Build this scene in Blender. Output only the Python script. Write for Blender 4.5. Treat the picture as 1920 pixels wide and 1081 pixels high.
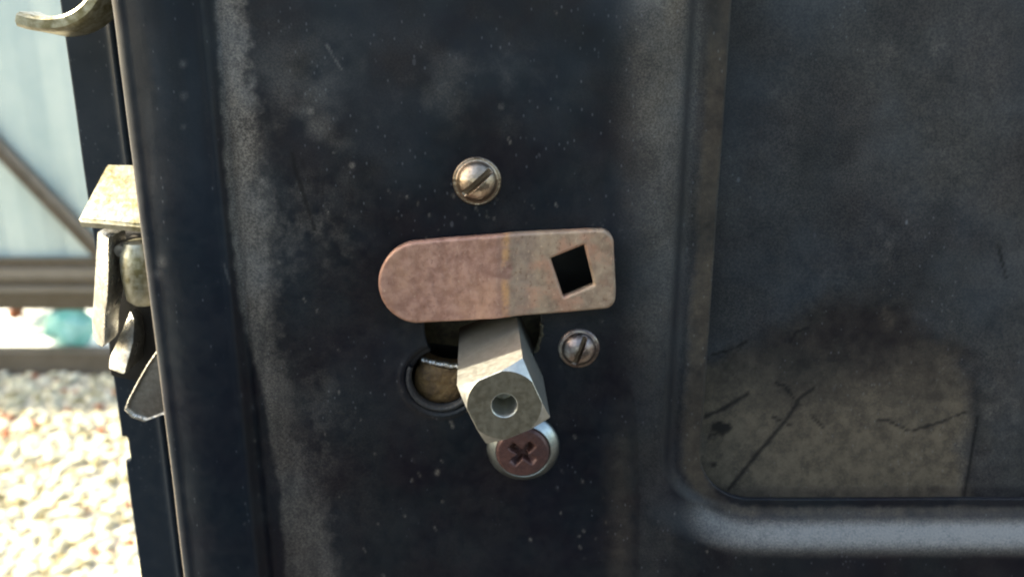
import bpy, bmesh, math, random
import numpy as np
from mathutils import Vector, Matrix
R = math.radians
random.seed(7); rng = np.random.default_rng(11)
sc = bpy.context.scene
for o in list(bpy.data.objects): bpy.data.objects.remove(o)
C = sc.collection

# ------------------------------------------------------------------ camera
F = 1650.0            # focal length in photo pixels (1920 wide)
PITCH = R(17.0)       # looking down on the door
D = 0.180             # distance to the door along the axis
CAM = np.array([0.0, -D*math.cos(PITCH), D*math.sin(PITCH)])
FWD = np.array([0.0, math.cos(PITCH), -math.sin(PITCH)])
UP = np.array([0.0, math.sin(PITCH), math.cos(PITCH)])
cam = bpy.data.cameras.new('camera'); camo = bpy.data.objects.new('camera', cam); C.objects.link(camo)
camo.location = CAM; camo.rotation_euler = (R(90)-PITCH, 0, 0)
cam.sensor_width = 36; cam.lens = 36*F/1920
cam.clip_start = 0.005; cam.clip_end = 500
cam.dof.use_dof = True; cam.dof.focus_distance = 0.168; cam.dof.aperture_fstop = cam.lens/1.6
sc.camera = camo

# ------------------------------------------------------------------ world + sun + exposure
SUN_DIR = Vector((-0.80, 0.14, 0.56)).normalized()      # towards the sun
sun = bpy.data.lights.new('sun', 'SUN'); so = bpy.data.objects.new('sun', sun); C.objects.link(so)
sun.energy = 4.0; sun.angle = R(0.5); sun.color = (1.0, 0.95, 0.87)
so.rotation_euler = SUN_DIR.to_track_quat('Z', 'Y').to_euler()
w = bpy.data.worlds.new('World'); sc.world = w; w.use_nodes = True
nt = w.node_tree; bg = nt.nodes['Background']
sky = nt.nodes.new('ShaderNodeTexSky'); sky.sky_type = 'NISHITA'; sky.sun_disc = False
sky.sun_elevation = math.asin(SUN_DIR.z); sky.sun_rotation = math.atan2(SUN_DIR.x, SUN_DIR.y)
sky.dust_density = 2.5; sky.air_density = 1.0
nt.links.new(sky.outputs[0], bg.inputs[0]); bg.inputs[1].default_value = 0.15
sc.view_settings.view_transform = 'Standard'; sc.view_settings.look = 'None'; sc.cycles.filter_width = 2.1
sc.view_settings.exposure = 2.15; sc.view_settings.use_white_balance = True; sc.view_settings.white_balance_temperature = 7700; sc.view_settings.white_balance_tint = 5; sc.view_settings.gamma = 1; sc.view_settings.use_curve_mapping = False

# ------------------------------------------------------------------ helpers
def U(px, py, Y=0.0):
    """point on the plane y=Y that the photo shows at pixel (px, py)"""
    d = FWD + (px-960.0)/F*np.array([1.0, 0, 0]) - (py-540.5)/F*UP
    t = (Y-CAM[1])/d[1]
    return CAM + t*d
def PX(x, y, z):
    vx = x-CAM[0]; vy = y-CAM[1]; vz = z-CAM[2]
    dep = vy*FWD[1]+vz*FWD[2]; u = vy*UP[1]+vz*UP[2]
    return 960+F*vx/dep, 540.5-F*u/dep
def link(name, me, parent=None, label=None):
    o = bpy.data.objects.new(name, me); C.objects.link(o)
    if parent: o.parent = parent
    if label: o['label'] = label
    return o
def tag(o, label=None, cat=None, kind=None, group=None):
    if label: o['label'] = label
    if cat: o['category'] = cat
    if kind: o['kind'] = kind
    if group: o['group'] = group
    return o
def empty(name, loc=(0, 0, 0)):
    o = bpy.data.objects.new(name, None); C.objects.link(o); o.location = loc; o.empty_display_size = .01
    return o
def build(name, V, Fs, mat, parent=None, smooth=True, angle=32, label=None, attrs=None, origin=None):
    V = np.asarray(V, float)
    if origin is not None: V = V-np.asarray(origin)
    me = bpy.data.meshes.new(name)
    me.from_pydata(V.tolist() if len(V) < 20000 else [tuple(v) for v in V], [], [tuple(int(i) for i in f) for f in Fs])
    if attrs is not None:
        for k, a in attrs.items():
            at = me.color_attributes.new(k, 'FLOAT_COLOR', 'POINT')
            at.data.foreach_set('color', np.ascontiguousarray(a, dtype=np.float32).ravel())
    me.materials.append(mat); me.update()
    if smooth:
        me.polygons.foreach_set('use_smooth', [True]*len(me.polygons))
        if angle: me.set_sharp_from_angle(angle=R(angle))
    o = link(name, me, parent, label)
    if origin is not None: o.location = origin
    return o
def ss(a, b, x):
    t = np.clip((x-a)/(b-a), 0, 1); return t*t*(3-2*t)
_perm = rng.random((256, 256))
def vnoise(x, y):
    xi = np.floor(x).astype(int); yi = np.floor(y).astype(int); fx = x-xi; fy = y-yi
    fx = fx*fx*(3-2*fx); fy = fy*fy*(3-2*fy)
    g = lambda a, b: _perm[a % 256, b % 256]
    return (g(xi, yi)*(1-fx)+g(xi+1, yi)*fx)*(1-fy)+(g(xi, yi+1)*(1-fx)+g(xi+1, yi+1)*fx)*fy
def fbm(x, y, o=4):
    s = 0; a = .5; t = 0
    for i in range(o):
        s = s+a*vnoise(x*2**i+17.3*i, y*2**i+5.1*i); t += a; a *= .55
    return s/t
def segdist(x, y, pts):
    d = np.full(np.shape(x), 1e9)
    for (ax, ay), (bx, by) in zip(pts[:-1], pts[1:]):
        dx, dy = bx-ax, by-ay; L = dx*dx+dy*dy+1e-12
        t = np.clip(((x-ax)*dx+(y-ay)*dy)/L, 0, 1)
        d = np.minimum(d, np.hypot(x-ax-t*dx, y-ay-t*dy))
    return d
def poly_sdf(P):
    """positive inside"""
    P = [tuple(p) for p in P]
    def f(x, z):
        d = segdist(x, z, P+[P[0]])
        ins = np.zeros(np.shape(x), bool)
        for (ax, ay), (bx, by) in zip(P, P[1:]+[P[0]]):
            c = ((ay > z) != (by > z)) & (x < (bx-ax)*(z-ay)/(by-ay+1e-15)+ax)
            ins ^= c
        return np.where(ins, d, -d)
    return f
def sdf_sheet(keep, xs, zs, yf, thick, ycol=None, wall=2):
    """grid sheet (normal -Y) kept where keep(x,z)>0, its rim snapped to the outline and turned back by thick"""
    X, Z = np.meshgrid(xs, zs, indexing='ij'); nx, nz = X.shape
    S = keep(X, Z)
    cs = .25*(S[:-1, :-1]+S[1:, :-1]+S[:-1, 1:]+S[1:, 1:]) > 0
    cnt = np.zeros((nx, nz), int)
    for a in (0, 1):
        for b in (0, 1): cnt[a:nx-1+a, b:nz-1+b] += cs
    edge = (cnt > 0) & (cnt < 4)
    edge[0, :] = edge[-1, :] = False; edge[:, 0] = edge[:, -1] = False
    e = 1e-6
    for _ in range(3):
        x = X[edge]; z = Z[edge]; s = keep(x, z)
        gx = (keep(x+e, z)-keep(x-e, z))/(2*e); gz = (keep(x, z+e)-keep(x, z-e))/(2*e)
        g2 = np.maximum(gx*gx+gz*gz, .3)
        X[edge] -= s*gx/g2; Z[edge] -= s*gz/g2
    Y = yf(X, Z)
    if ycol is not None: Y = Y+ycol[:, None]
    idx = -np.ones((nx, nz), int); m = cnt > 0; idx[m] = np.arange(m.sum())
    V = np.stack([X[m], Y[m], Z[m]], 1)
    I, J = np.nonzero(cs)
    Fs = np.stack([idx[I, J], idx[I+1, J], idx[I+1, J+1], idx[I, J+1]], 1)
    # rim
    E = np.concatenate([Fs[:, [0, 1]], Fs[:, [1, 2]], Fs[:, [2, 3]], Fs[:, [3, 0]]])
    key = np.sort(E, 1); k = key[:, 0]*10**7+key[:, 1]
    u, inv, c = np.unique(k, return_inverse=True, return_counts=True)
    B = E[c[inv] == 1]
    gi = np.unique(B)
    Fl = Fs.tolist(); n = len(V); prev = {int(v): int(v) for v in gi}
    for s in range(1, wall+1):
        nv = V[gi].copy(); nv[:, 1] += thick*s/wall
        new = {int(v): n+i for i, v in enumerate(gi)}; n += len(gi)
        V = np.concatenate([V, nv])
        for a, b in B.tolist(): Fl.append([prev[b], prev[a], new[a], new[b]])
        prev = new
    return V, Fl
def ext(name, pts, Y0, Y1, mat, parent=None, bev=0.0004, label=None, tilt=(0, 0), seg=2, origin=None):
    """a block whose front outline the photo shows; front at Y0, back at Y1; tilt = dY per metre in x,z about the outline's centre"""
    W = [U(a, b, Y0) for a, b in pts]; c = np.mean(W, 0)
    bm = bmesh.new()
    fr = [bm.verts.new((p[0], p[1]+tilt[0]*(p[0]-c[0])+tilt[1]*(p[2]-c[2]), p[2])) for p in W]
    bk = [bm.verts.new((p[0], Y1, p[2])) for p in W]
    n = len(W); bm.faces.new(fr); bm.faces.new(bk[::-1])
    for i in range(n): bm.faces.new((fr[(i+1) % n], fr[i], bk[i], bk[(i+1) % n]))
    bmesh.ops.recalc_face_normals(bm, faces=bm.faces)
    if bev: bmesh.ops.bevel(bm, geom=list(bm.edges), offset=bev, segments=seg, affect='EDGES', profile=.6)
    bmesh.ops.recalc_face_normals(bm, faces=bm.faces)
    me = bpy.data.meshes.new(name); bm.to_mesh(me); bm.free(); me.materials.append(mat)
    me.polygons.foreach_set('use_smooth', [True]*len(me.polygons)); me.set_sharp_from_angle(angle=R(30))
    return link(name, me, parent, label)
def lathe(name, prof, mat, parent=None, n=64, axis='Y', loc=(0, 0, 0), squash=None, label=None):
    V = []; Fs = []
    for r, h in prof:
        for i in range(n):
            a = 2*math.pi*i/n
            V.append((r*math.cos(a), h, r*math.sin(a)) if axis == 'Y' else (r*math.cos(a), r*math.sin(a), h))
    for j in range(len(prof)-1):
        for i in range(n):
            Fs.append((j*n+i, j*n+(i+1) % n, (j+1)*n+(i+1) % n, (j+1)*n+i))
    o = build(name, V, Fs, mat, parent, angle=40, label=label); o.location = loc
    bm = bmesh.new(); bm.from_mesh(o.data); bmesh.ops.remove_doubles(bm, verts=bm.verts, dist=1e-7)
    bmesh.ops.recalc_face_normals(bm, faces=bm.faces); bm.to_mesh(o.data); bm.free()
    return o
def box(V, Fs, x0, x1, y0, y1, z0, z1):
    b = len(V)
    V += [(x0, y0, z0), (x1, y0, z0), (x1, y1, z0), (x0, y1, z0), (x0, y0, z1), (x1, y0, z1), (x1, y1, z1), (x0, y1, z1)]
    Fs += [tuple(b+i for i in q) for q in ((0, 1, 5, 4), (1, 2, 6, 5), (2, 3, 7, 6), (3, 0, 4, 7), (4, 5, 6, 7), (3, 2, 1, 0))]

# ------------------------------------------------------------------ materials
class NT:
    def __init__(s, name):
        s.m = bpy.data.materials.new(name); s.m.use_nodes = True; s.t = s.m.node_tree
        s.b = s.t.nodes['Principled BSDF']; s.tc = s.t.nodes.new('ShaderNodeTexCoord')
    def n(s, typ, **k):
        nd = s.t.nodes.new(typ)
        for a, v in k.items(): setattr(nd, a, v)
        return nd
    def set(s, nd, key, v):
        if hasattr(v, 'is_linked') or isinstance(v, bpy.types.NodeSocket): s.t.links.new(v, nd.inputs[key])
        else: nd.inputs[key].default_value = v
    def noise(s, scale, detail=4, rough=.55, vec=None, dist=0):
        nd = s.n('ShaderNodeTexNoise'); nd.inputs['Scale'].default_value = scale; nd.inputs['Detail'].default_value = detail
        nd.inputs['Roughness'].default_value = rough; nd.inputs['Distortion'].default_value = dist
        s.t.links.new(vec if vec is not None else s.tc.outputs['Object'], nd.inputs['Vector']); return nd.outputs['Fac']
    def vor(s, scale, vec=None):
        nd = s.n('ShaderNodeTexVoronoi'); nd.inputs['Scale'].default_value = scale
        s.t.links.new(vec if vec is not None else s.tc.outputs['Object'], nd.inputs['Vector']); return nd
    def mapv(s, scale=(1, 1, 1), rot=(0, 0, 0)):
        nd = s.n('ShaderNodeMapping'); nd.inputs['Scale'].default_value = scale; nd.inputs['Rotation'].default_value = rot
        s.t.links.new(s.tc.outputs['Object'], nd.inputs['Vector']); return nd.outputs[0]
    def ramp(s, f, a, b, lo=0.0, hi=1.0):
        nd = s.n('ShaderNodeMapRange'); nd.interpolation_type = 'SMOOTHSTEP'
        s.set(nd, 0, f); nd.inputs[1].default_value = a; nd.inputs[2].default_value = b
        nd.inputs[3].default_value = lo; nd.inputs[4].default_value = hi; return nd.outputs[0]
    def math(s, op, a, b=0.0, clamp=False):
        nd = s.n('ShaderNodeMath', operation=op); nd.use_clamp = clamp; s.set(nd, 0, a); s.set(nd, 1, b); return nd.outputs[0]
    def mix(s, f, a, b, mode='MIX'):
        nd = s.n('ShaderNodeMix', data_type='RGBA'); nd.blend_type = mode
        s.set(nd, 0, f)
        for k, v in ((6, a), (7, b)):
            if isinstance(v, (tuple, list)): nd.inputs[k].default_value = (*v[:3], 1)
            else: s.t.links.new(v, nd.inputs[k])
        return nd.outputs[2]
    def attr(s, name):
        nd = s.n('ShaderNodeAttribute'); nd.attribute_name = name
        sp = s.n('ShaderNodeSeparateColor'); s.t.links.new(nd.outputs['Color'], sp.inputs[0])
        return sp.outputs[0], sp.outputs[1], sp.outputs[2], nd.outputs['Alpha']
    def bump(s, h, strength=.3, dist=.0003):
        nd = s.n('ShaderNodeBump'); nd.inputs['Strength'].default_value = strength; nd.inputs['Distance'].default_value = dist
        s.t.links.new(h, nd.inputs['Height']); s.t.links.new(nd.outputs[0], s.b.inputs['Normal'])
    def out(s, col=None, rough=None, metal=None, spec=None):
        for k, v in (('Base Color', col), ('Roughness', rough), ('Metallic', metal), ('Specular IOR Level', spec)):
            if v is None: continue
            if isinstance(v, (tuple, list)): s.b.inputs[k].default_value = (*v[:3], 1)
            else: s.set(s.b, k, v)
        return s.m

def m_door():
    s = NT('dusty_navy_paint')
    dust, brown, blue, scr = s.attr('wear_and_tint')
    big = s.noise(55, 5, .6); mid = s.noise(330, 5, .7); fine = s.noise(2600, 3, .7)
    paint = s.mix(s.ramp(big, .35, .65), (.0030, .0022, .0062), (.0012, .0042, .0078))
    paint = s.mix(s.math('MULTIPLY', blue, 1, True), paint, (.008, .018, .030))
    film_or_gloss = s.math('MULTIPLY', s.ramp(big, .30, .80), s.ramp(mid, .1, .9))
    paint = s.mix(s.math('MULTIPLY', film_or_gloss, .12), paint, (.036, .035, .038))
    dustc = s.mix(s.ramp(fine, .3, .7), (.075, .064, .054), (.23, .20, .168))
    dustc = s.mix(brown, dustc, s.mix(s.ramp(mid, .3, .7), (.080, .062, .043), (.130, .103, .072)))
    dustc = s.mix(s.math('MULTIPLY', s.math('MULTIPLY', blue, .8), s.math('SUBTRACT', 1, brown)), dustc, (.215, .245, .27))  # pale blue tint of hazy dust, also carries the painted sky gloss
    am = s.math('MULTIPLY', dust, s.ramp(s.math('ADD', s.math('MULTIPLY', mid, .55), s.math('MULTIPLY', fine, .45)), .26, .68, .55, 1.1), True)
    col = s.mix(am, paint, dustc)
    # dark scratches rubbed through the dust
    col = s.mix(s.math('MULTIPLY', scr, .95, True), col, (.002, .0022, .0035))
    # pale specks of grit, slightly elongated
    mv = s.mapv((1.0, 1.0, .55), (0, R(-28), 0))
    v = s.vor(430, mv); sp = s.math('MULTIPLY', s.ramp(v.outputs['Distance'], .10, .20, 1, 0), s.ramp(s.noise(90, 3), .54, .64))
    sc_ = s.n('ShaderNodeSeparateColor'); s.t.links.new(v.outputs['Color'], sc_.inputs[0])
    sp = s.math('MULTIPLY', sp, s.ramp(sc_.outputs[0], .88, .97))
    v2 = s.vor(1100, mv); sc2 = s.n('ShaderNodeSeparateColor'); s.t.links.new(v2.outputs['Color'], sc2.inputs[0])
    sp2 = s.math('MULTIPLY', s.ramp(v2.outputs['Distance'], .12, .24, 1, 0), s.ramp(sc2.outputs[1], .86, .96))
    sp = s.math('ADD', s.math('MULTIPLY', sp, .20), s.math('MULTIPLY', sp2, .12), True)
    col = s.mix(sp, col, (.36, .38, .42))
    s.bump(s.math('ADD', s.math('MULTIPLY', mid, .6), s.math('MULTIPLY', fine, .35)), .20, .00025)
    return s.out(col, s.math('ADD', s.math('MULTIPLY', am, .45), s.ramp(mid, .3, .7, .36, .52), True), 0.0, .27)
M_door = m_door()

def m_plain(name, a, b, sc1=300, rough=.5, metal=0, bump=.15, dist=.0002, spec=.5, r2=None):
    s = NT(name); n1 = s.noise(sc1, 5, .6); n2 = s.noise(sc1*5, 3, .6)
    f = s.ramp(s.math('ADD', s.math('MULTIPLY', n1, .65), s.math('MULTIPLY', n2, .35)), .36, .64)
    s.bump(s.math('ADD', n1, s.math('MULTIPLY', n2, .5)), bump, dist)
    return s.out(s.mix(f, a, b), s.ramp(n1, .3, .7, rough-.06, r2 or rough+.1), metal, spec)

def m_plate():
    s = NT('rusty_copper_toned_plate')
    big = s.noise(130, 5, .6); mid = s.noise(420, 7, .62); fine = s.noise(1700, 5, .6, s.mapv((1, 1, .6), (0, R(20), 0)))
    sx = s.n('ShaderNodeSeparateXYZ'); s.t.links.new(s.tc.outputs['Object'], sx.inputs[0]); x = sx.outputs[0]
    xw = s.math('ADD', x, s.math('MULTIPLY', s.math('SUBTRACT', big, .5), .007))
    pink = s.mix(s.ramp(mid, .38, .64), (.33, .175, .135), (.47, .27, .21))
    pink = s.mix(s.ramp(big, .40, .75, 0, .6), pink, (.47, .27, .18))
    tan = s.mix(s.ramp(mid, .32, .68), (.30, .205, .15), (.43, .315, .225))
    tan = s.mix(s.ramp(big, .48, .62), tan, (.46, .265, .185))
    col = s.mix(s.ramp(xw, .0015, .0030), pink, tan)
    # worn bright orange line along the crease, grey heat-tinted band beside it
    d = s.math('ABSOLUTE', s.math('SUBTRACT', s.math('ADD', x, s.math('MULTIPLY', s.math('SUBTRACT', mid, .5), .0012)), .0017), 0)
    col = s.mix(s.math('MULTIPLY', s.math('MULTIPLY', s.ramp(d, .0002, .0012, 1, 0), s.ramp(big, .42, .58)), .9), col, (.70, .37, .17))
    g = s.math('ABSOLUTE', s.math('SUBTRACT', xw, .0052), 0)
    col = s.mix(s.math('MULTIPLY', s.ramp(g, .0008, .0036, 1, 0), .45), col, (.27, .205, .175))
    # pits and bare glints
    col = s.mix(s.math('MULTIPLY', s.ramp(fine, .60, .72), .55), col, (.64, .47, .34))
    col = s.mix(s.math('MULTIPLY', s.ramp(fine, .41, .31), .5), col, (.16, .08, .05))
    s.bump(s.math('ADD', mid, s.math('MULTIPLY', fine, .6)), .45, .0004)
    return s.out(col, s.ramp(mid, .3, .7, .36, .54), .35, .4)
M_plate = m_plate()
M_screwbrass = m_plain('tarnished_brass_screw', (.50, .40, .31), (.33, .25, .185), 420, .33, 1.0, .10)
M_screwdark = m_plain('tarnished_steel_screw', (.34, .29, .26), (.19, .135, .12), 380, .33, 1.0, .12)
M_slotdirt = m_plain('dirty_slot', (.13, .09, .055), (.24, .17, .11), 600, .6, .3)
M_bronze = m_plain('brown_plated_screw', (.125, .062, .055), (.075, .036, .034), 500, .45, .35, .15)
M_zinc = m_plain('zinc_washer', (.36, .39, .39), (.24, .27, .27), 300, .34, 1.0, .1)
M_steel = m_plain('machined_steel', (.56, .54, .49), (.42, .40, .36), 220, .33, 1.0, .12)
M_rust = m_plain('rusty_boss', (.20, .125, .055), (.095, .060, .034), 380, .6, .25, .5, .0005)
M_olive = m_plain('old_passivated_steel', (.085, .070, .042), (.030, .025, .018), 260, .5, .5, .3)
M_black = m_plain('black_case_and_shade', (.003, .003, .003), (.006, .006, .006), 300, .55, 0, .2)
M_brass = m_plain('worn_yellow_passivated_steel', (.52, .50, .39), (.20, .17, .08), 170, .36, .6, .4, .0005)
M_silver = m_plain('worn_bare_steel', (.58, .57, .53), (.26, .25, .22), 300, .30, .8, .6, .0008)
M_dull = m_plain('dull_steel', (.40, .38, .35), (.22, .205, .185), 200, .36, .85, .3)

# ------------------------------------------------------------------ the door
door = empty('door', (0, 0, 0))
tag(door, 'inner side of a dusty dark navy vehicle door with screws and a latch', 'car door', kind='thing')

# key positions
X_OPEN = float(np.mean([U(1381, 60, .005)[0], U(1352, 440, .005)[0], U(1320, 800, .005)[0]]))-.0011
Z_OPEN = float(U(1600, 936, .005)[2])
R_OPEN = 0.0128
X_GRV = float(np.mean([U(395, 60, 0)[0], U(432, 500, 0)[0], U(472, 950, 0)[0]]))
X_EDGE = float(np.mean([U(216, 100, 0)[0], U(262, 400, 0)[0], U(345, 1060, 0)[0]]))
print('keys', X_OPEN, Z_OPEN, X_GRV, X_EDGE, [U(a, b, .027)[0] for a, b in ((130, 100), (163, 350), (212, 720), (262, 1081))])

def opening(x, z):      # >0 inside the opening (corner rounded), it runs up and to the right
    a = x-X_OPEN; b = z-Z_OPEN
    q = np.minimum(a-R_OPEN, b-R_OPEN)
    out = np.hypot(np.minimum(a-R_OPEN, 0), np.minimum(b-R_OPEN, 0))
    return np.where((a < R_OPEN) & (b < R_OPEN), R_OPEN-out, np.minimum(a, b))
def circ(px, py, r):
    c = U(px, py, 0); s = .109e-3*r
    return lambda x, z: s-np.hypot(x-c[0], z-c[2])
h1 = circ(905, 615, 112); h2 = circ(826, 712, 58); h3 = circ(1072, 512, 52)
def keep(x, z):
    return -np.maximum.reduce([opening(x, z), h1(x, z), h2(x, z), h3(x, z)])
def height(x, z):
    v = -opening(x, z)
    a = np.minimum(x-X_OPEN-R_OPEN, 0); b = np.minimum(z-Z_OPEN-R_OPEN, 0)
    t = b*b/(a*a+b*b+1e-12)
    t = np.where((a == 0) & (b == 0), .5, t)
    w0 = .0062*(1-t)+.0017*t; w1 = .0185*(1-t)+.0098*t
    wm = .0084*(1-t)+.0017*t
    # a steep part next to the flange on the upright side, then a long soft shoulder
    h = .0052*(1-ss(w0, w1, v))*(.50+.50*t)+.0020*(1-ss(w0-.0008, np.maximum(wm, w0+.0008)+.0012*(1-t), v))*(1-t)
    # shallow dish and rolled rim round the lower-left lock hole
    d = -h2(x, z)
    h = h+.0012*(1-ss(.0002, .0020, np.abs(d)*1.0))*(z < U(826, 640, 0)[2])
    h = h-.0003*np.exp(-((d-.0020)/.0006)**2)*ss(U(0, 660, 0)[2], U(0, 700, 0)[2], z)
    # gentle dents
    h = h+(fbm(x*28+3, z*28+9, 3)-.5)*.0011
    return h
# columns: (x, dy) profile; at the left the pressed flange and the rolled edge
cols = []
xe, xg = X_EDGE, X_GRV
for a in np.linspace(200, 0, 16): cols.append((xe+.0030-.0030*math.sin(R(a))*1.0 if a <= 180 else xe+.0030, -.0022+.0030-.0030*math.cos(R(a))))
cols = [(xe+.0028-.0028*math.sin(R(a)), -.0022+.0028-.0028*math.cos(R(a))) for a in np.linspace(172, 0, 18)]
xs_l = np.linspace(xe+.0032, xg-.0012, 26)
for x in xs_l:
    t = (x-xs_l[0])/(xs_l[-1]-xs_l[0]); cols.append((x, -.0022-.0012*math.sin(math.pi*t)+.0003*t))
for x in np.linspace(xg-.0009, xg+.0035, 18):
    t = float(ss(xg-.0009, xg+.0016, x)); g = math.exp(-((x-xg-.0018)/.0011)**2)
    cols.append((x, -.0019*(1-t)+.0007*g))
x = xg+.0035
while x < .125: x += .00036; cols.append((x, 0))
while x < .36: x += .004; cols.append((x, 0))
xs = np.array([c[0] for c in cols]); yc = np.array([c[1] for c in cols])
zs = np.concatenate([np.linspace(-.36, -.085, 70), np.arange(-.0846, .068, .00036), np.linspace(.0685, .34, 68)])

def groovepts(l): return l
def wear_and_tint(px, py, kind):
    n1 = fbm(px/60, py/60, 5); n2 = fbm(px/17+40, py/17+7, 4); n3 = fbm(px/150+90, py/150+30, 4)
    st = fbm(px/14+11, py/90+3, 4)
    d = np.zeros(px.shape); br = np.zeros(px.shape); bl = np.zeros(px.shape); sr = np.zeros(px.shape); sp_ = np.zeros(px.shape)
    if kind == 'inner':
        yl = np.array([-300, 0, 150, 300, 420, 540, 640, 720, 800, 900, 1081, 1400])
        lx = np.interp(py, yl, [385, 402, 412, 420, 432, 443, 462, 490, 500, 520, 535, 560])
        rx = np.interp(py, yl, [455, 462, 470, 490, 505, 520, 512, 545, 560, 600, 650, 720])
        am = np.interp(py, yl, [1.2, 1.2, 1.2, 1.05, .9, .8, .5, .5, .42, .38, .38, .3])
        wob = (n2-.5)*26
        band = ss(lx-5, lx+9, px+wob*.5)*(1-ss(rx-34, rx+26, px+wob*1.8+(n1-.5)*40))
        d = np.maximum(d, band*am*(.50+.85*st))
        # dull haze right of the strip, upper left
        d = np.maximum(d, .34*np.exp(-((px-560)/110)**2-((py-250)/190)**2)*ss(.3, .85, n1)*1.3)
        d = np.maximum(d, .20*np.exp(-((px-840)/230)**2-((py-150)/110)**2)*ss(.3, .85, n1)*1.1)
        d = np.maximum(d, .22*np.exp(-((px-560)/120)**2-((py-430)/120)**2)*ss(.2, .8, n2)*1.2)
        d = np.maximum(d, .16*np.exp(-((px-590)/90)**2-((py-800)/150)**2)*ss(.2, .8, n2)*1.5)
        # right-hand rise
        q = np.exp(-((px-(1255-.03*py))/62)**2)*np.interp(py, [-300, 0, 200, 400, 700, 1081], [1.1, 1.1, .95, .55, .22, .12])
        d = np.maximum(d, q*(.55+.7*n1)); br = np.maximum(br, .35*q)
        q2 = np.exp(-((px-1165)/26)**2)*ss(620, 900, py)*.22; d = np.maximum(d, q2*(.5+n1)); br = np.maximum(br, .8*(q2 > .04))
        d = np.maximum(d, .07*ss(.25, .8, n3))
        # faint blue tint, fading downwards
        bl = .50*ss(.25, .80, fbm(px/130+3, py/130+71, 4))*np.interp(py, [0, 500, 1081], [1, .6, .25])
        # scratches rubbed in the dust at the left
        for l, wd, st_ in (([(548, 288), (557, 326), (574, 380), (590, 430)], 5.5, .8), ([(566, 300), (580, 345)], 3.5, .5), ([(606, 340), (603, 395)], 3, .4),
                      ([(655, 330), (661, 372)], 3, .35), ([(512, 355), (530, 395)], 3, .3)):
            sr = np.maximum(sr, (1-ss(1.0, wd, segdist(px, py, l)+(n2-.5)*5))*st_)
        for l in ([(612, 85), (640, 130)], [(845, 790), (849, 800)], [(575, 205), (588, 214)], [(420, 495), (430, 530)]):
            d = np.maximum(d, (1-ss(.8, 3.2, segdist(px, py, l)+(n2-.5)*5))*.45)
        for (cx, cy, r, a) in ((582, 208, 9, .7), (660, 310, 5, .8), (344, 238, 6, .35), (343, 120, 6, .6), (345, 180, 7, .55), (302, 492, 10, .55), (296, 512, 8, .5), (820, 885, 4, .9), (830, 160, 5, .4), (940, 200, 5, .4)):
            d = np.maximum(d, a*np.exp(-((px-cx)/r)**2-((py-cy)/(r*1.2))**2))
        rs = np.random.default_rng(5)
        for q in range(120):
            zone = q % 5
            if zone == 0: cx, cy = rs.normal(700, 90), rs.normal(960, 60)
            elif zone == 1: cx, cy = rs.normal(900, 120), rs.normal(410, 25)
            elif zone == 2: cx, cy = rs.normal(590, 90), rs.normal(620, 180)
            elif zone == 3: cx, cy = rs.uniform(420, 1330), rs.uniform(0, 1081)
            else: cx, cy = rs.normal(1150, 90), rs.normal(960, 80)
            r_ = rs.uniform(1.1, 2.1); L_ = rs.uniform(0, 4.5)
            m = (np.abs(px-cx) < 14) & (np.abs(py-cy) < 14)
            if not m.any(): continue
            dd = segdist(px[m], py[m], [(cx-L_*.5, cy-L_), (cx+L_*.5, cy+L_)])
            sp_[m] = np.maximum(sp_[m], np.exp(-(dd/r_)**2)*rs.uniform(.2, .8)**1.3); 
        d = np.maximum(d, sp_*1.0)
    if kind == 'outer':
        tan = (1-ss(-34, 46, (n1-.5)*80+segin(px, py)+24*ss(760, 600, py)))
        low = ss(560, 860, py+(n3-.5)*200)
        d = np.maximum(d, .15+.20*ss(.25, .8, n3)*(.5+.5*n2)); br = np.maximum(br, .05+0*px)
        d = np.maximum(d, tan*(.14+.95*low)*(.75+.4*n2)*(1-.8*ss(1800, 1850, px))); br = np.maximum(br, tan*.9)
        for (cx, cy, rx_, ry_, a) in ((1640, 100, 90, 40, .35), (1750, 95, 60, 30, .4), (1450, 165, 45, 40, .3), (1620, 320, 90, 55, .26), (1660, 460, 60, 80, .24), (1860, 200, 40, 60, .28), (1880, 780, 70, 110, .42), (1560, 510, 90, 40, .2), (1665, 590, 22, 50, .4)):
            d = np.maximum(d, a*np.exp(-((px-cx)/rx_)**2-((py-cy)/ry_)**2)*(.45+.9*ss(.2, .8, n2))*.9)
        bl = (1-tan)*(.12+.40*ss(.3, .8, fbm(px/170+3, py/170+71, 4)))
        cr = [[(1365, 918), (1420, 850), (1478, 782), (1500, 745), (1525, 728)], [(1500, 760), (1470, 722), (1455, 718)],
              [(1832, 782), (1822, 850), (1806, 930)], [(1643, 785), (1665, 787), (1706, 808), (1760, 792), (1808, 772)],
              [(1322, 780), (1352, 768), (1402, 738)], [(1335, 664), (1372, 655), (1400, 640)], [(1480, 645), (1492, 622), (1520, 612)],
              [(1522, 778), (1546, 802)], [(1448, 780), (1484, 798)], [(1355, 680), (1390, 720)], [(1872, 460), (1886, 520)], [(1395, 640), (1360, 690)]]
        for i, l in enumerate(cr):
            wd = 5.5 if i in (0, 2, 4) else 3.5
            sr = np.maximum(sr, (1-ss(wd*.3, wd, segdist(px, py, l)+(n2-.5)*3.5))*(.85 if i not in (9, 11) else .4))
        sr = np.maximum(sr, .9*(1-ss(.6, 1.1, np.hypot((px-1352)/26, (py-803)/15)+(n2-.5)*2.4)))
        sr = np.maximum(sr, .8*(1-ss(.6, 1.1, np.hypot((px-1338)/7, (py-870)/6)+(n2-.5)*.4)))
        # clean paint at the free edge of the skin
        clean = 1-ss(330, 380, px); d = d*(1-clean*.85); br = br*(1-clean)
    return d, br, bl, sr
segin = None
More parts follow.
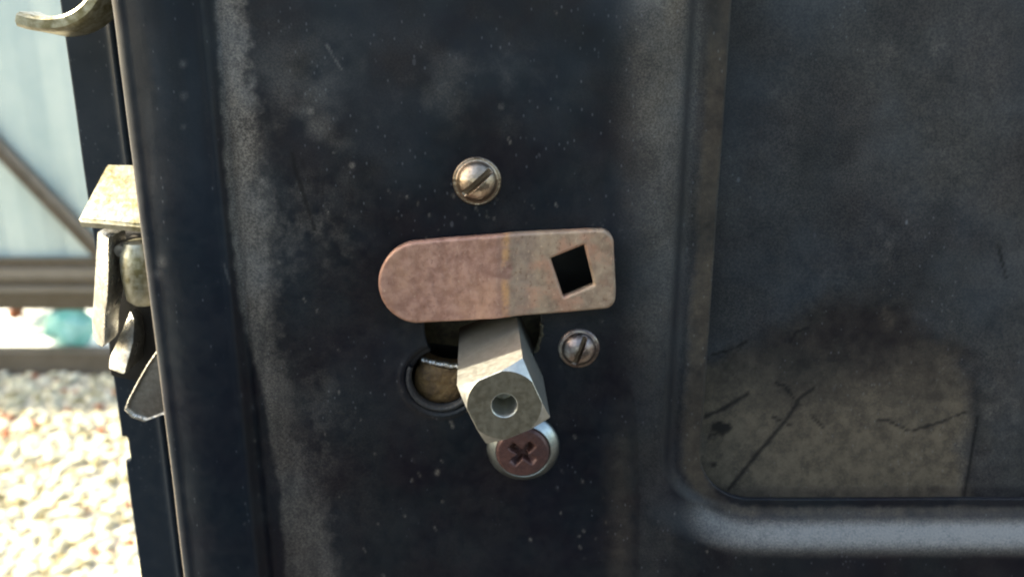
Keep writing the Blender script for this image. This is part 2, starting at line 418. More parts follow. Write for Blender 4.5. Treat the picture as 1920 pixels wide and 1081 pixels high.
_tanpoly = poly_sdf([(1300, 660), (1400, 640), (1500, 560), (1590, 535), (1680, 545), (1770, 600), (1815, 660), (1835, 760), (1812, 960), (1280, 1000)])
def segin(px, py): return -_tanpoly(px, py)

V, Fs = sdf_sheet(keep, xs, zs, height, .0011, ycol=yc)
px, py = PX(V[:, 0], V[:, 1], V[:, 2])
d, br, bl, sr = wear_and_tint(px, py, 'inner')
v = -opening(V[:, 0], V[:, 2])
nn = fbm(V[:, 0]*900, V[:, 2]*900, 4)
a_ = np.minimum(V[:, 0]-X_OPEN-R_OPEN, 0); b_ = np.minimum(V[:, 2]-Z_OPEN-R_OPEN, 0)
tt = b_*b_/(a_*a_+b_*b_+1e-12); tt = ss(0, 1, tt); inr = v < .02
vv = v+(nn-.5)*.0016
strip = ss(-.0010+.0020*tt, .0002+.0026*tt, vv)*(1-ss(.0030, .0062, vv))*inr      # brown dirt lying along the step
n2_ = fbm(V[:, 0]*240+5, V[:, 2]*90, 4)
d = np.maximum(d, strip*(.16+.62*n2_)*(1-.25*tt)); br = np.maximum(br, strip*(1-.35*tt))
grv = np.exp(-((v-.0076)/.0011)**2)*(1-tt); d = d*(1-.80*grv)
film_or_gloss = ss(.0030, .0062, v)*(1-ss(.0066, .0128, v))*ss(.05, .8, tt)*inr  # sky gloss on the bottom shoulder, painted in as pale blue dust
film_or_gloss = film_or_gloss*np.interp(px, [1280, 1330, 1480, 1900], [.35, .6, .9, 1.0]); d = np.maximum(d, film_or_gloss*1.25); bl = np.maximum(bl, film_or_gloss*.75); br = br*(1-film_or_gloss*.8)
# worn bare edge along the roll
ex = 1-ss(X_EDGE+.0004, X_EDGE+.0011, V[:, 0]+(nn-.5)*.0004)
ex = ex*np.interp(V[:, 2], [-.07, -.01, .03], [1.0, .75, .45]); d = np.maximum(d, ex*.8); bl = bl*(1-ex)
# left flange is cleaner; sky reflection painted in blue, stronger towards the top
lf = (V[:, 0] < X_GRV) & (ex < .3)
d = np.where(lf, d*.6, d); bl = np.where(lf, .30+.6*ss(.35, .7, fbm(V[:, 0]*160, V[:, 2]*22, 4))*ss(-.02, .06, V[:, 2]), bl)
# grime in the ring round the lower hole
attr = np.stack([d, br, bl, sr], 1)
build('inner_panel', V, Fs, M_door, door, angle=None, attrs={'wear_and_tint': attr},
      label='dusty navy pressed inner panel with rounded opening and brown dirt along its folds')

# outer skin, seen through the opening and past the inner edge
YS = .027
X_SK = float(np.mean([U(a, b, YS)[0] for a, b in ((130, 100), (163, 350), (212, 720), (262, 1081))]))
nz0, nz1 = U(232, 818, YS)[2], U(232, 862, YS)[2]
def keep_s(x, z):
    notch = np.minimum(np.minimum(nz0-z, z-nz1), (X_SK+.0014)-x)
    return -np.minimum(notch, 1)
xs2 = np.concatenate([np.linspace(X_SK, X_SK+.003, 9), np.arange(X_SK+.0036, .16, .00062), np.linspace(.163, .37, 40)])
zs2 = np.concatenate([np.linspace(-.37, -.1005, 60), np.arange(-.1, .075, .00062), np.linspace(.0765, .34, 60)])
def hs(x, z):
    h = (fbm(x*20+3, z*20+9, 3)-.5)*.0012
    h = h-.0012*ss(.0030, .0, x-X_SK)*0
    xr = X_SK+.0105
    return h-.0140*ss(X_OPEN-.032, X_OPEN-.010, x)-.0011*np.exp(-((x-xr)/.0007)**2)+.0035*ss(.0, .0035, x-xr)*(1-ss(.03, .05, x-xr))
V, Fs = sdf_sheet(lambda x, z: keep_s(x, z)*1.0, xs2, zs2, lambda x, z: YS+hs(x, z), .0012)
V = np.asarray(V)
px, py = PX(V[:, 0], V[:, 1], V[:, 2]); d, br, bl, sr = wear_and_tint(px, py, 'outer')
bl = np.where(px < 340, .8, bl)
build('outer_skin', V, Fs, M_door, door, angle=None, attrs={'wear_and_tint': np.stack([d, br, bl, sr], 1)},
      label='inner side of the outer skin with cracked brown dirt and dark scratches')
# edge wall joining both skins, plus closed top, bottom and far side
Vb = []; Fb = []
box(Vb, Fb, X_EDGE+.004, X_EDGE+.005, .0035, YS+.002, -.36, .338)
box(Vb, Fb, X_EDGE+.0052, .359, .003, YS, -.362, -.3605)
box(Vb, Fb, X_EDGE+.0052, .359, .003, YS, .3385, .3400)
box(Vb, Fb, .3592, .361, .003, YS, -.36, .338)
M_paint = m_plain('navy_paint', (.005, .008, .013), (.008, .011, .017), 200, .4, 0, .1)
build('edge_wall', Vb, Fb, M_paint, door, smooth=False)

# --- lock seen inside the hole
ext('lock_case', [(760, 520), (985, 520), (990, 590), (1052, 590), (1048, 690), (875, 690), (868, 650), (835, 646), (780, 640)], .0105, .0122, M_olive, door, .0003,
    label='dirty olive brown lock case behind the panel hole')
ext('cavity_shade_sheet', [(740, 480), (1150, 440), (1150, 800), (740, 810)], .0165, .0175, M_black, door, .0002)  # black sheet standing in for the shade deep in the hole
# rusty boss filling the lower lobe, its top edge broken off bright
bc = U(829, 716, .003)
bossp = [(772, 672), (790, 678), (815, 685), (845, 690), (885, 694)]
lowz = lambda x: np.interp(x, [U(a, b, .003)[0] for a, b in bossp], [U(a, b, .003)[2] for a, b in bossp])
kb = lambda x, z: np.minimum(.0061-np.hypot(x-bc[0], z-bc[2]), (lowz(x)-z)*.9)
g = np.arange(-.0066, .0067, .00022)
V, Fs = sdf_sheet(kb, bc[0]+g, bc[2]+g, lambda x, z: .0022+.0020*((np.hypot(x-bc[0], z-bc[2])/.0061)**4)+(fbm(x*900, z*900)-.5)*.0004, .006)
boss = build('lock_boss', V, Fs, M_rust, door, label='rusty brown round boss in the lower hole')
pts = [U(a, b-1.5, .0015) for a, b in bossp[1:]]
bm = bmesh.new()
def ribbon(bm, P, w, t):
    rows = []
    for p in P:
        k = random.uniform(.6, 1.2)
        rows.append([bm.verts.new((p[0], p[1], p[2]+w*.5*k)), bm.verts.new((p[0], p[1]-t*.3, p[2])), bm.verts.new((p[0], p[1], p[2]-w*.5*k)), bm.verts.new((p[0], p[1]+t, p[2]-w*.5)), bm.verts.new((p[0], p[1]+t, p[2]+w*.5))])
    for a, b in zip(rows[:-1], rows[1:]):
        for i in range(5): bm.faces.new((a[i], b[i], b[(i+1) % 5], a[(i+1) % 5]))
    bm.faces.new(rows[0]); bm.faces.new(rows[-1][::-1])
PP = []
for i in range(26):
    t = i/25*(len(pts)-1); k = min(int(t), len(pts)-2); p = pts[k]+(pts[k+1]-pts[k])*(t-k)
    PP.append((p[0], p[1]+.0006+random.uniform(-.0001, .0001), p[2]+random.uniform(-.0001, .0001)))
ribbon(bm, PP, .0008, .001); bmesh.ops.recalc_face_normals(bm, faces=bm.faces)
me = bpy.data.meshes.new('worn_edge'); bm.to_mesh(me); bm.free(); me.materials.append(M_silver); link('worn_edge', me, boss)
# ring lip round the lower hole
cc = U(826, 712, 0); ring = []
V = []; Fs = []; n = 72; prof = [(.00625, .0020), (.00632, .0009), (.00655, .0003), (.00690, .0002), (.00735, .0006)]
angs = np.linspace(R(-205), R(18), n)
for r, y in prof:
    for a in angs: V.append((cc[0]+r*math.cos(a), y-.0004, cc[2]+r*math.sin(a)))
for j in range(len(prof)-1):
    for i in range(n-1): Fs.append((j*n+i, j*n+i+1, (j+1)*n+i+1, (j+1)*n+i))
attr = np.zeros((len(V), 4)); attr[:, 0] = .22; attr[:, 2] = .3
build('hole_rim', V, Fs, M_door, door, angle=None, attrs={'wear_and_tint': attr})
# chipped bright rim on the right of the big hole
V = []; Fs = []; c1 = U(905, 615, 0); angs = np.linspace(R(-26), R(6), 30); prof = [(.0119, .0012), (.01205, .0), (.0123, -.0003), (.0126, .0001)]
for r, y in prof:
    for k, a in enumerate(angs):
        rr = r+(.0005*float(vnoise(np.array(k*.55), np.array(3.0)))-.0003)*(r > .012)
        V.append((c1[0]+rr*math.cos(a), y-.0002, c1[2]+rr*math.sin(a)))
n = 30
for j in range(3):
    for i in range(n-1): Fs.append((j*n+i, j*n+i+1, (j+1)*n+i+1, (j+1)*n+i))
build('chipped_rim', V, Fs, M_olive, door, angle=None)

# --- screws: head sheet with slot/cross cut into it
def screw(name, px_, py_, rad, cap, dome, ring_h, slot_ang, mat, label, dirt=None, lift=0.0, cup=None):
    c = U(px_, py_, -lift-.001)
    ca, sa = math.cos(slot_ang), math.sin(slot_ang)
    step = rad/46; g = np.arange(-rad-step*2, rad+step*3, step)
    def yf(x, z):
        u = x-0; w_ = z-0; r = np.hypot(u, w_)
        y = -ring_h*(1-ss(rad*.93, rad, r)) - 0
        y = y+ring_h*.20*np.exp(-((r-cap*1.10)/(rad*.055))**2)
        dm = np.clip(1-(r/cap)**2, 0, 1)
        y = y-dome*dm**.62
        along = u*ca+w_*sa; across = -u*sa+w_*ca
        sl = (1-ss(rad*.085, rad*.135, np.abs(across)))*(1-ss(cap*.86, cap*.97, np.abs(along)))
        bottom = -ring_h*.7-dome*.30
        y = y*(1-sl)+np.maximum(y, bottom)*sl
        return y-lift+(fbm(u*1500+px_, w_*1500)-.5)*.00012
    V, Fs = sdf_sheet(lambda x, z: rad-np.hypot(x, z), g, g, yf, ring_h+lift+.0008)
    V[:, 1] = V[:, 1]
    o = build(name, V, Fs, mat, door, angle=50, label=label); o.location = (c[0], 0, c[2])
    # grime lying at the bottom of the slot
    dv = []; df = []; L = cap*.80; W = rad*.085; b = -ring_h*.7-dome*.30-lift-.00004
    dv = [(sx*L*ca-sz*W*sa, b, sx*L*sa+sz*W*ca) for sx, sz in ((-1, -1), (1, -1), (1, 1), (-1, 1))]
    build('slot_grime', dv, [(0, 1, 2, 3)], M_slotdirt, o, smooth=False)
    return o
screw('slotted_screw', 894, 341, .0049, .0040, .0028, .0006, R(41), M_screwbrass, 'brassy domed slotted screw above the pink metal plate, slot slanting up to the right')
screw('slotted_screw', 1086, 656, .0043, .0036, .0026, .0004, R(70), M_screwdark, 'darker domed slotted screw to the right of the square bar, slot nearly upright')

# cross-head screw in its cup washer
c = U(981, 838, -.0005)
hc = U(980, 850, -.0030); hr = .0057
g = np.arange(-hr*1.05, hr*1.06, hr/48)
def cross_y(x, z):
    r = np.hypot(x, z); y = -.0005*np.clip(1-(r/hr)**2, 0, 1)**.8+.0004*ss(hr*.90, hr, r)
    dep = np.zeros(np.shape(x))
    for k in range(2):
        a = R(47+90*k+(6 if k else 0)); al = np.abs(x*math.cos(a)+z*math.sin(a)); ac = np.abs(-x*math.sin(a)+z*math.cos(a))
        wv = hr*(.11+.09*al/hr)
        dep = np.maximum(dep, (1-ss(wv*.6, wv*1.25, ac))*(1-ss(hr*.30, hr*.62, al)))
    return y+.0022*dep+(fbm(x*1600, z*1600)-.5)*.00012
V, Fs = sdf_sheet(lambda x, z: hr-np.hypot(x, z), g, g, cross_y, .0005)
xs_o = build('cross_head_screw', V, Fs, M_bronze, door, angle=60, label='brown cross-head screw sunk in a silver cup washer below the square bar')
xs_o.location = (hc[0], -.0027, hc[2])
wo = lathe('cup_washer', [(.0050, -.0014), (.0057, -.0022), (.0060, -.0023), (.0066, -.0018), (.0073, -.0011), (.0077, -.0006), (.0079, -.0002), (.0077, .0008)], M_zinc, xs_o, n=96,
           loc=(c[0]-hc[0], .0027, c[2]-hc[2]-.0001))

# ------------------------------------------------------------------ latch on the door edge
latch = empty('door_latch'); latch.parent = door
latch['label'] = 'worn yellow metal latch assembly protruding past the door edge'
# sloped top plate: front lower edge near, back upper edge far
def quadblock(name, top4, thick, mat, parent, bev=.0005, label=None):
    """top4: four world points counter-clockwise seen from above/front, body below by thick"""
    bm = bmesh.new(); a = [bm.verts.new(p) for p in top4]; b = [bm.verts.new((p[0], p[1]+thick[1], p[2]+thick[2])) for p in top4]
    bm.faces.new(a); bm.faces.new(b[::-1])
    for i in range(4): bm.faces.new((a[(i+1) % 4], a[i], b[i], b[(i+1) % 4]))
    bmesh.ops.recalc_face_normals(bm, faces=bm.faces)
    bmesh.ops.bevel(bm, geom=list(bm.edges), offset=bev, segments=3, affect='EDGES')
    me = bpy.data.meshes.new(name); bm.to_mesh(me); bm.free(); me.materials.append(mat)
    me.polygons.foreach_set('use_smooth', [True]*len(me.polygons)); me.set_sharp_from_angle(angle=R(35))
    return link(name, me, parent, label)
quadblock('striker_plate', [U(144, 412, .009), U(285, 424, .007), U(285, 308, .022), U(200, 306, .022)], (0, .001, -.0021), M_brass, latch)
ext('latch_case', [(214, 436), (300, 436), (318, 700), (300, 720), (262, 716), (207, 705), (203, 640)], .021, .0275, M_black, latch, .0006)
ext('lever_arm', [(176, 436), (216, 438), (217, 500), (214, 545), (204, 592), (202, 640), (192, 652), (172, 652), (158, 640), (155, 610), (162, 560)], .011, .017, M_silver, latch, .0009, tilt=(-1.1, .15))
c = U(268, 508, .012)
lathe('roller', [(0, -.0073), (.0028, -.0072), (.0040, -.0060), (.0044, -.002), (.0045, .001), (.0042, .0045), (.0032, .0066), (0, .0070)], M_brass, latch, axis='Z', loc=tuple(c), n=48)
ext('claw_tooth', [(232, 592), (246, 606), (252, 640), (247, 690), (208, 687), (206, 668), (216, 640)], .014, .0205, M_silver, latch, .0006, tilt=(-.5, .6))
tg = ext('latch_tongue', [(300, 650), (330, 700), (330, 780), (300, 779), (276, 790), (252, 783), (236, 768), (240, 750), (262, 706), (282, 672)], .0050, .0095, M_dull, latch, .0007)
# polished rim on the tongue
bm = bmesh.new(); P = [U(a, b, .0048) for a, b in ((297, 655), (282, 676), (262, 710), (244, 745), (237, 764), (250, 778), (274, 786), (300, 776), (312, 772))]
rows = []
for p in P:
    rows.append([bm.verts.new((p[0]+.0009*math.cos(a)*.5, p[1]+.0009*math.sin(a)*.5, p[2]+.0004*math.sin(a+1))) for a in np.linspace(0, 2*math.pi, 9)[:-1]])
for a, b in zip(rows[:-1], rows[1:]):
    for i in range(8): bm.faces.new((a[i], b[i], b[(i+1) % 8], a[(i+1) % 8]))
bmesh.ops.recalc_face_normals(bm, faces=bm.faces)
me = bpy.data.meshes.new('polished_rim'); bm.to_mesh(me); bm.free(); me.materials.append(M_silver)
me.polygons.foreach_set('use_smooth', [True]*len(me.polygons)); link('tongue_rim', me, latch)

# bent bar at the upper left
path = [(27, 34), (50, 42), (80, 46), (110, 44), (135, 36), (158, 20), (174, 0), (184, -24), (190, -60), (193, -130)]
P0 = [U(a, b, .012) for a, b in path]
# resample smoothly
Q = []
for i in range(len(P0)-1):
    for t in (0, .25, .5, .75): Q.append(P0[i]*(1-t)+P0[i+1]*t)
Q.append(P0[-1]); Q = np.array(Q)
for _ in range(3): Q[1:-1] = (Q[:-2]+2*Q[1:-1]+Q[2:])/4
bm = bmesh.new(); rows = []
for i, p in enumerate(Q):
    t = Q[min(i+1, len(Q)-1)]-Q[max(i-1, 0)]; t = t/np.linalg.norm(t); nrm = np.array([-t[2], 0, t[0]])
    hw = .0015; dd = .009; fall = -.0008*min(1, i/8)
    sec = []
    for (u, v_, k) in ((.55, 0, 0), (1, .0006, 0), (1, dd, 1), (.5, dd+.0005, 1), (-.9, dd+.0005, 1), (-1.2, dd, 1), (-1, .0008, 0), (-.55, 0, 0)):
        q = p+nrm*hw*u; sec.append(bm.verts.new((q[0], q[1]+v_, q[2]+fall*k)))
    rows.append(sec)
for a, b in zip(rows[:-1], rows[1:]):
    for i in range(8): bm.faces.new((a[i], b[i], b[(i+1) % 8], a[(i+1) % 8]))
bm.faces.new(rows[0]); bm.faces.new(rows[-1][::-1])
bmesh.ops.recalc_face_normals(bm, faces=bm.faces)
bmesh.ops.bevel(bm, geom=[e for e in bm.edges if len(e.link_faces) == 2 and e.calc_face_angle() > .9], offset=.0004, segments=2, affect='EDGES')
me = bpy.data.meshes.new('bent_bar'); bm.to_mesh(me); bm.free(); me.materials.append(M_brass)
me.polygons.foreach_set('use_smooth', [True]*len(me.polygons)); me.set_sharp_from_angle(angle=R(40))
link('bent_bar', me, door, 'thick yellowish metal bar curving out from the top of the door edge')

# ------------------------------------------------------------------ lever plate with square hole
YP = -.0050
def arc(cx, cy, rx, ry, a0, a1, n): return [(cx+rx*math.cos(R(a)), cy+ry*math.sin(R(a))) for a in np.linspace(a0, a1, n)]
outl = arc(786, 530, 77, 76.5, 96, 262, 26)+[(860, 447), (948, 441), (1040, 436.5), (1112, 433.5)]
outl += arc(1127, 458, 25, 25, 280, 352, 8)+[(1154, 500), (1156, 545)]+arc(1133, 560, 22, 22, 0, 84, 8)+[(1060, 589), (950, 597), (860, 602)]
ow = [U(a, b, YP) for a, b in outl]
sq = [U(a, b, YP) for a, b in ((1032.5, 487), (1096, 461), (1114.5, 537), (1057, 560))]
fo = poly_sdf([(p[0], p[2]) for p in ow]); fh = poly_sdf([(p[0], p[2]) for p in sq])
kp = lambda x, z: np.minimum(fo(x, z), -fh(x, z))
xc = U(948, 520, YP)[0]
def yp(x, z):
    e = kp(x, z); y = YP+.0004*np.clip(1-e/.0004, 0, 1)**2
    y = y+.0009*ss(xc-.0022, xc+.0022, x)
    return y+(fbm(x*240, z*240, 3)-.5)*.00025
P = np.array(ow); x0, x1, z0, z1 = P[:, 0].min(), P[:, 0].max(), P[:, 2].min(), P[:, 2].max()
V, Fs = sdf_sheet(kp, np.arange(x0-.0008, x1+.0009, .00027), np.arange(z0-.0008, z1+.0009, .00027), yp, .0017)
# close the back
pc = (xc-.0017, YP, U(930, 520, YP)[2])
nfront = len(Fs)
V = np.asarray(V)
plate = build('lever_plate', V, Fs, M_plate, None, angle=60, origin=pc)
tag(plate, 'flat rusty pinkish metal plate with one rounded end and a square hole', 'metal plate')
md = plate.modifiers.new('s', 'SOLIDIFY'); md.thickness = .0003; md.offset = -1

# ------------------------------------------------------------------ square bar with turned end and threaded hole
A_, B_, C_, D_ = [U(a, b, -.020) for a, b in ((861, 717), (985, 668), (1030, 792), (905, 842))]
tc = (A_+B_+C_+D_)/4
bk = U(975, 599, -.0005); ax = bk-B_; ax = ax/np.linalg.norm(ax)
e1 = (B_-A_)+(C_-D_); e1 = e1-ax*np.dot(e1, ax); e1 /= np.linalg.norm(e1); e2 = np.cross(e1, ax); 
hs_ = np.linalg.norm(B_-A_)*.5
print('square side mm', hs_*2000, 'axis', ax)
N = 360; LEN = .0365; r0 = hs_*1.06; rh = .0023
phis = [2*math.pi*i/N for i in range(N)]
def rect(phi): return hs_/max(abs(math.cos(phi)), abs(math.sin(phi)))
rings = []
for r, dpt in ((.0, .0095), (rh*.55, .0085), (rh*.97, .0078), (rh*.97, .0012), (rh*.985, .0005), (rh*1.04, .0001), (rh*1.10, 0), (hs_*.75, 0)): rings.append([(r, dpt)]*N)
rings.append([(min(r0, rect(p))*.985, 0) for p in phis])
rings.append([(min(r0, rect(p)), .00010) for p in phis])
for k in (.33, .66, 1): rings.append([(min(r0, rect(p))+(max(rect(p)*.9995-r0, 0))*k, .00010+(max(rect(p)-r0, 0)*k)*.70) for p in phis])
for dpt in (.0055, .008, .012, .016, .0195): rings.append([(rect(p), dpt) for p in phis])
rings.append([(rect(p), .035) for p in phis])
rings.append([(hs_*.8, LEN) for p in phis]); rings.append([(0, LEN) for p in phis])
V = []; Fs = []
for ring_ in rings:
    for p, (r, dpt) in zip(phis, ring_):
        V.append(r*math.cos(p)*e1+r*math.sin(p)*e2+ax*dpt)
for j in range(len(rings)-1):
    for i in range(N): Fs.append((j*N+i, j*N+(i+1) % N, (j+1)*N+(i+1) % N, (j+1)*N+i))
def m_bar():
    s = NT('machined_square_bar')
    big = s.noise(160, 4); mid = s.noise(900, 4, .65)
    ge = s.n('ShaderNodeNewGeometry'); 
    dp = s.n('ShaderNodeVectorMath', operation='DOT_PRODUCT'); s.t.links.new(s.tc.outputs['Normal'], dp.inputs[0]); dp.inputs[1].default_value = tuple(-ax)
    end = s.ramp(dp.outputs['Value'], .93, .98)
    sidec = s.mix(s.ramp(mid, .35, .7), (.52, .51, .46), (.62, .61, .56))
    endc = s.mix(s.ramp(s.math('ADD', s.math('MULTIPLY', big, .5), s.math('MULTIPLY', mid, .5)), .38, .62), (.30, .265, .195), (.42, .38, .30))
    col = s.mix(end, sidec, endc)
    dl = s.n('ShaderNodeVectorMath', operation='DOT_PRODUCT'); s.t.links.new(s.tc.outputs['Object'], dl.inputs[0]); dl.inputs[1].default_value = tuple(ax)
    col = s.mix(s.ramp(s.math('ADD', dl.outputs['Value'], s.math('MULTIPLY', big, .004)), .0270, .0330), col, (.17, .10, .08))
    s.bump(s.noise(900, 3, .6, s.mapv((1, .12, 1))), .10, .0002)
    return s.out(col, s.ramp(mid, .3, .7, .32, .42), .85, .5)
bar = build('square_bar', V, Fs, m_bar(), None, angle=10, origin=None); bar.location = tc-ax*.0009
bm = bmesh.new(); bm.from_mesh(bar.data); bmesh.ops.remove_doubles(bm, verts=bm.verts, dist=1e-7); bmesh.ops.recalc_face_normals(bm, faces=bm.faces); bm.to_mesh(bar.data); bm.free(); bar.data.set_sharp_from_angle(angle=R(12))
tag(bar, 'stubby square steel bar with drilled end poking out below the pink plate', 'steel bar')

# ------------------------------------------------------------------ ground, gravel, sliding gate and the clutter behind
GZ = -1.37+CAM[2]
M_ground = m_plain('dark_unseen_ground', (.05, .048, .045), (.075, .07, .066), 12, .9, 0, .3, .01)  # unseen ground, darkened to hold back light bounced up at the door
g = build('ground', [(-60, -60, GZ), (60, -60, GZ), (60, 60, GZ), (-60, 60, GZ)], [(0, 1, 2, 3)], M_ground, None, smooth=False); g['kind'] = 'structure'
gb = build('gravel_bed', [(-7, 1.1, GZ+.004), (1.4, 1.1, GZ+.004), (1.4, 3.11, GZ+.004), (-7, 3.11, GZ+.004)], [(0, 1, 2, 3)], m_plain('pale_sand', (.55, .50, .40), (.65, .60, .50), 12, .9), None, smooth=False); gb['kind'] = 'structure'
def m_gravel():
    s = NT('pale_gravel'); at = s.n('ShaderNodeAttribute'); at.attribute_name = 'tint'
    n = s.noise(60, 3); col = s.mix(s.ramp(n, .3, .7, 0, .35), at.outputs['Color'], (.30, .25, .17)); return s.out(col, .85, 0, .3)
bm = bmesh.new(); bmesh.ops.create_icosphere(bm, subdivisions=1, radius=1)
iv = np.array([v.co[:] for v in bm.verts]); bm.verts.ensure_lookup_table(); ifc = np.array([[v.index for v in f.verts] for f in bm.faces]); bm.free()
nst = 9000; VV = []; FF = []; TT = []
for i in range(nst):
    X = rng.uniform(-2.9, .9); Y = rng.uniform(1.35, 3.10)
    s = rng.uniform(.011, .022)
    j = iv*(1+rng.uniform(-.22, .22, (len(iv), 1)))*np.array([s*rng.uniform(.8, 1.3), s*rng.uniform(.8, 1.3), s*rng.uniform(.5, .8)])
    a = rng.uniform(0, 6.28); j = np.stack([j[:, 0]*math.cos(a)-j[:, 1]*math.sin(a), j[:, 0]*math.sin(a)+j[:, 1]*math.cos(a), j[:, 2]], 1)
    VV.append(j+np.array([X, Y, GZ+s*.35+rng.uniform(0, .010)])); FF.append(ifc+len(iv)*i)
    k = rng.random()
    base = (.66, .61, .44) if k < .60 else (.78, .74, .60) if k < .80 else (.30, .26, .14) if k < .955 else (.40, .13, .06) if k < .99 else (.25, .23, .20)
    f = rng.uniform(.85, 1.1); TT.append(np.tile([base[0]*f, base[1]*f, base[2]*f, 1], (len(iv), 1)))
gr = build('gravel', np.concatenate(VV), np.concatenate(FF), m_gravel(), None, angle=None, attrs={'tint': np.concatenate(TT)})
tag(gr, 'sunlit pale gravel with a few orange stones', 'gravel', kind='stuff')

gate = empty('sliding_gate', (-2.0, 3.3, GZ)); tag(gate, 'pale translucent panelled gate with brown metal rails and a diagonal brace', 'gate')
def gat(p): return (p[0]+2.0, p[1]-3.3, p[2]-GZ)
M_panel = m_plain('white_sheet', (.33, .42, .42), (.40, .48, .47), 2, .45, 0, .05, .01)
M_brown = m_plain('brown_metal', (.055, .043, .030), (.08, .064, .048), 20, .4, .2, .05, .003)
M_greyb = m_plain('grey_brown_metal', (.12, .11, .098), (.155, .14, .125), 20, .4, .2, .05, .003)
zP = U(60, 488, 3.3)[2]; XA, XB = -6.5, .9
V = []; Fs = []; n = 90
for i in range(n+1):       # shallow ribs
    xx = XA+(XB-XA)*i/n; yy = 3.30+(.012 if i % 3 == 0 else 0)
    V += [(xx, yy, zP), (xx, yy, zP+1.6)]
for i in range(n): Fs.append((2*i, 2*i+2, 2*i+3, 2*i+1))
pn = build('gate_panel', [gat(v) for v in V], Fs, M_panel, gate, smooth=False)
md = pn.modifiers.new('s', 'SOLIDIFY'); md.thickness = .01
def rail(name, y0, y1, Yf, Yb, mat):
    a = U(60, y0, Yf)[2]; b = U(60, y1, Yf)[2]; V = []; Fs = []
    box(V, Fs, XA, XB, Yf, Yb, b, a); return build(name, [gat(v) for v in V], Fs, mat, gate, smooth=False)
rail('bottom_rail', 486, 502, 3.255, 3.295, M_brown)
rail('bottom_rail', 503, 522, 3.235, 3.29, M_greyb)
rail('bottom_rail', 523, 537, 3.245, 3.29, M_brown)
rail('bottom_rail', 538, 548, 3.225, 3.29, M_greyb)
rail('bottom_rail', 549, 580, 3.238, 3.29, M_brown)
rail('top_rail', -330, -290, 3.24, 3.36, M_brown)
def brace(off, wd, Yf, mat, name):
    a = U(-420, -155+off, Yf); b = U(230, 512+off, Yf); d_ = (b-a)/np.linalg.norm(b-a); nn_ = np.array([-d_[2], 0, d_[0]])*wd/2
    bm = bmesh.new(); f = [bm.verts.new(gat(q)) for q in (a+nn_, b+nn_, b-nn_, a-nn_)]; k = [bm.verts.new((v_.co.x, v_.co.y+.03, v_.co.z)) for v_ in f]
    bm.faces.new(f); bm.faces.new(k[::-1])
    for i in range(4): bm.faces.new((f[(i+1) % 4], f[i], k[i], k[(i+1) % 4]))
    bmesh.ops.recalc_face_normals(bm, faces=bm.faces); me = bpy.data.meshes.new(name); bm.to_mesh(me); bm.free(); me.materials.append(mat); link(name, me, gate)
brace(0, .034, 3.262, M_greyb, 'diagonal_brace'); brace(17, .030, 3.255, M_brown, 'diagonal_brace')
for k in (-6.5, .85):
    V = []; Fs = []; box(V, Fs, k, k+.05, 3.24, 3.36, GZ, zP+1.6); build('gate_post', [gat(v) for v in V], Fs, M_brown, gate, smooth=False)

# timber edging in front of the gate
M_wood = m_plain('weathered_timber', (.085, .066, .045), (.12, .096, .07), 9, .8, 0, .3, .01)
zt = U(60, 662, 3.12)[2]; V = []; Fs = []; box(V, Fs, XA, XB, 3.12, 3.20, GZ, zt)
eg = build('timber_edging', V, Fs, M_wood, None, smooth=False); tag(eg, 'brown timber edging board between gravel and gate', 'edging')
# bright strip of concrete behind the edging and clutter lying on it
M_conc = m_plain('pale_concrete', (.62, .62, .58), (.72, .72, .68), 10, .8)
V = []; Fs = []; box(V, Fs, XA, XB, 3.2005, 3.9, GZ+.002, zt-.03); cs_ = build('concrete_strip', V, Fs, M_conc, None, smooth=False); cs_['kind'] = 'structure'
M_teal = m_plain('teal_hose', (.04, .30, .20), (.06, .36, .27), 30, .35)
M_white = m_plain('white_plastic', (.42, .58, .56), (.50, .66, .63), 30, .35)
M_red = m_plain('red_brick', (.22, .06, .02), (.28, .09, .04), 30, .8)
def tube(name, pts, r, mat):
    cu = bpy.data.curves.new(name, 'CURVE'); cu.dimensions = '3D'; sp = cu.splines.new('NURBS'); sp.points.add(len(pts)-1)
    for i, p in enumerate(pts): sp.points[i].co = (*p, 1)
    sp.use_endpoint_u = True; sp.order_u = 4; cu.bevel_depth = r; cu.bevel_resolution = 4; cu.materials.append(mat)
    tmp = bpy.data.objects.new('tmp', cu); C.objects.link(tmp); me = bpy.data.meshes.new_from_object(tmp.evaluated_get(bpy.context.evaluated_depsgraph_get())); bpy.data.objects.remove(tmp)
    me.polygons.foreach_set('use_smooth', [True]*len(me.polygons)); return link(name, me)
zc = zt-.03
hz = [U(-60, 640, 3.225), U(10, 632, 3.225), U(55, 628, 3.225), U(90, 622, 3.225), U(120, 628, 3.24)]
h_ = tube('garden_hose', [(p[0], p[1], max(p[2], zc+.012)) for p in hz], .010, M_teal); tag(h_, 'pale turquoise hose lying behind the timber edging', 'hose')
def blob(name, px0, px1, pya, pyb, Yf, mat, label, cat):
    a = U(px0, pya, Yf); b = U(px1, pyb, Yf); bm = bmesh.new()
    bmesh.ops.create_cube(bm, size=1); bmesh.ops.scale(bm, vec=(b[0]-a[0], .06, a[2]-b[2]), verts=bm.verts)
    bmesh.ops.bevel(bm, geom=list(bm.edges), offset=min(b[0]-a[0], a[2]-b[2])*.25, segments=3, affect='EDGES')
    me = bpy.data.meshes.new(name); bm.to_mesh(me); bm.free(); me.materials.append(mat); me.polygons.foreach_set('use_smooth', [True]*len(me.polygons))
    o = link(name, me); o.location = ((a[0]+b[0])/2, Yf+.03, (a[2]+b[2])/2); return tag(o, label, cat)
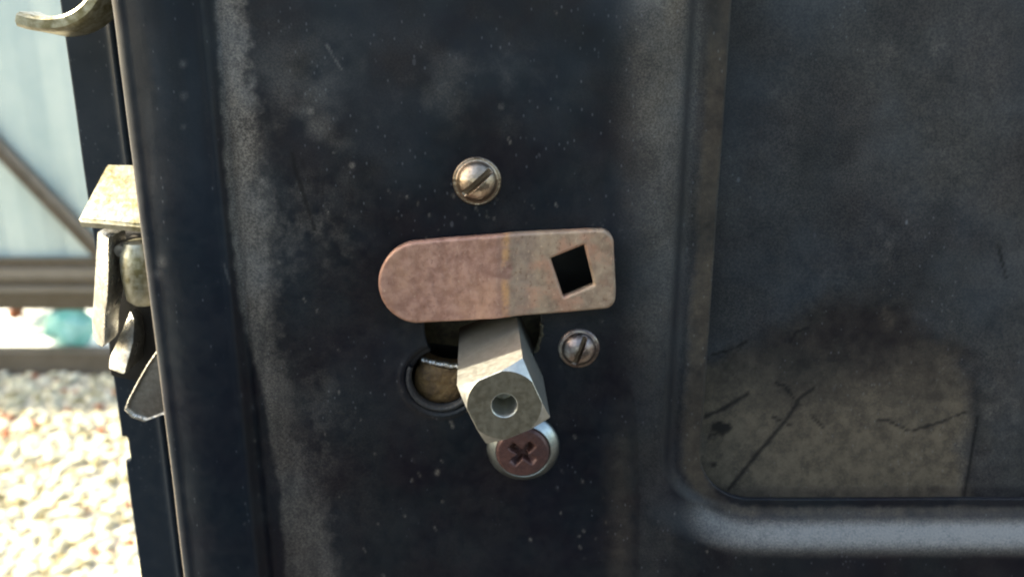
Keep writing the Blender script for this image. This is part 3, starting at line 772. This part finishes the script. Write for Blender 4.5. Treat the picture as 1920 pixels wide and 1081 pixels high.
def bag(px0, px1, pya, pyb, Yf, mat, label, seed):
    a = U(px0, pya, Yf); b = U(px1, pyb, Yf); bm = bmesh.new(); bmesh.ops.create_icosphere(bm, subdivisions=4, radius=1)
    for v in bm.verts:
        n_ = v.co.normalized(); k = float(fbm(np.array(n_.x*2.2+seed+n_.y), np.array(n_.z*2.2+9+n_.y*1.3), 4))
        v.co = Vector((n_.x*(b[0]-a[0])*.5, n_.y*.06, n_.z*(a[2]-b[2])*.5))*(.75+.7*k)
    me = bpy.data.meshes.new('plastic_bag'); bm.to_mesh(me); bm.free(); me.materials.append(mat); me.polygons.foreach_set('use_smooth', [True]*len(me.polygons))
    o = link('plastic_bag', me); o.location = ((a[0]+b[0])/2, Yf+.05, (a[2]+b[2])/2); return tag(o, label, 'bag')
M_turq = m_plain('turquoise_plastic', (.10, .40, .32), (.30, .58, .54), 9, .35)
bag(78, 172, 588, 658, 3.22, M_turq, 'pale turquoise plastic bag beside the latch, under the gate rails', 3.0)
bag(30, 112, 582, 622, 3.30, M_conc, 'crumpled white bag between the red brick and the turquoise bag', 8.0)
blob('brick', 10, 34, 580, 600, 3.30, M_red, 'small red brick under the gate rails', 'brick')

# ------------------------------------------------------------------ unseen dark vehicle side behind the camera, added to block horizon sky light
vb = empty('unseen_vehicle', (0, -1.1, GZ)); tag(vb, 'unseen dark navy vehicle side behind the camera, added to darken the light on the door', 'vehicle')
def vpart(name, bx, mat):
    V = []; Fs = []
    for q in bx: box(V, Fs, *q)
    build(name, V, Fs, mat, vb, smooth=False)
H = 1.35
vpart('blocker_side', [(-2.2, 2.0, -.5, 0, .35, H), (-2.2, 2.0, -.46, -.04, H, H+.02)], M_paint)
vpart('blocker_pillar', [(-1.1, -1.0, -.4, -.06, H+.022, H+.5)], M_paint); vpart('blocker_pillar', [(.5, .6, -.4, -.06, H+.022, H+.5)], M_paint)
vpart('blocker_roof', [(-1.2, 2.0, -1.2, -.04, H+.503, H+.56)], M_paint)
vpart('blocker_sill', [(-2.2, 2.0, -.5, -.02, .25, .347)], M_black)

c = U(226, 470, .0100)
lathe('pivot_pin', [(0, -.0006), (.0012, -.0005), (.0015, 0), (.0015, .008)], M_dull, latch, loc=tuple(c), n=32)
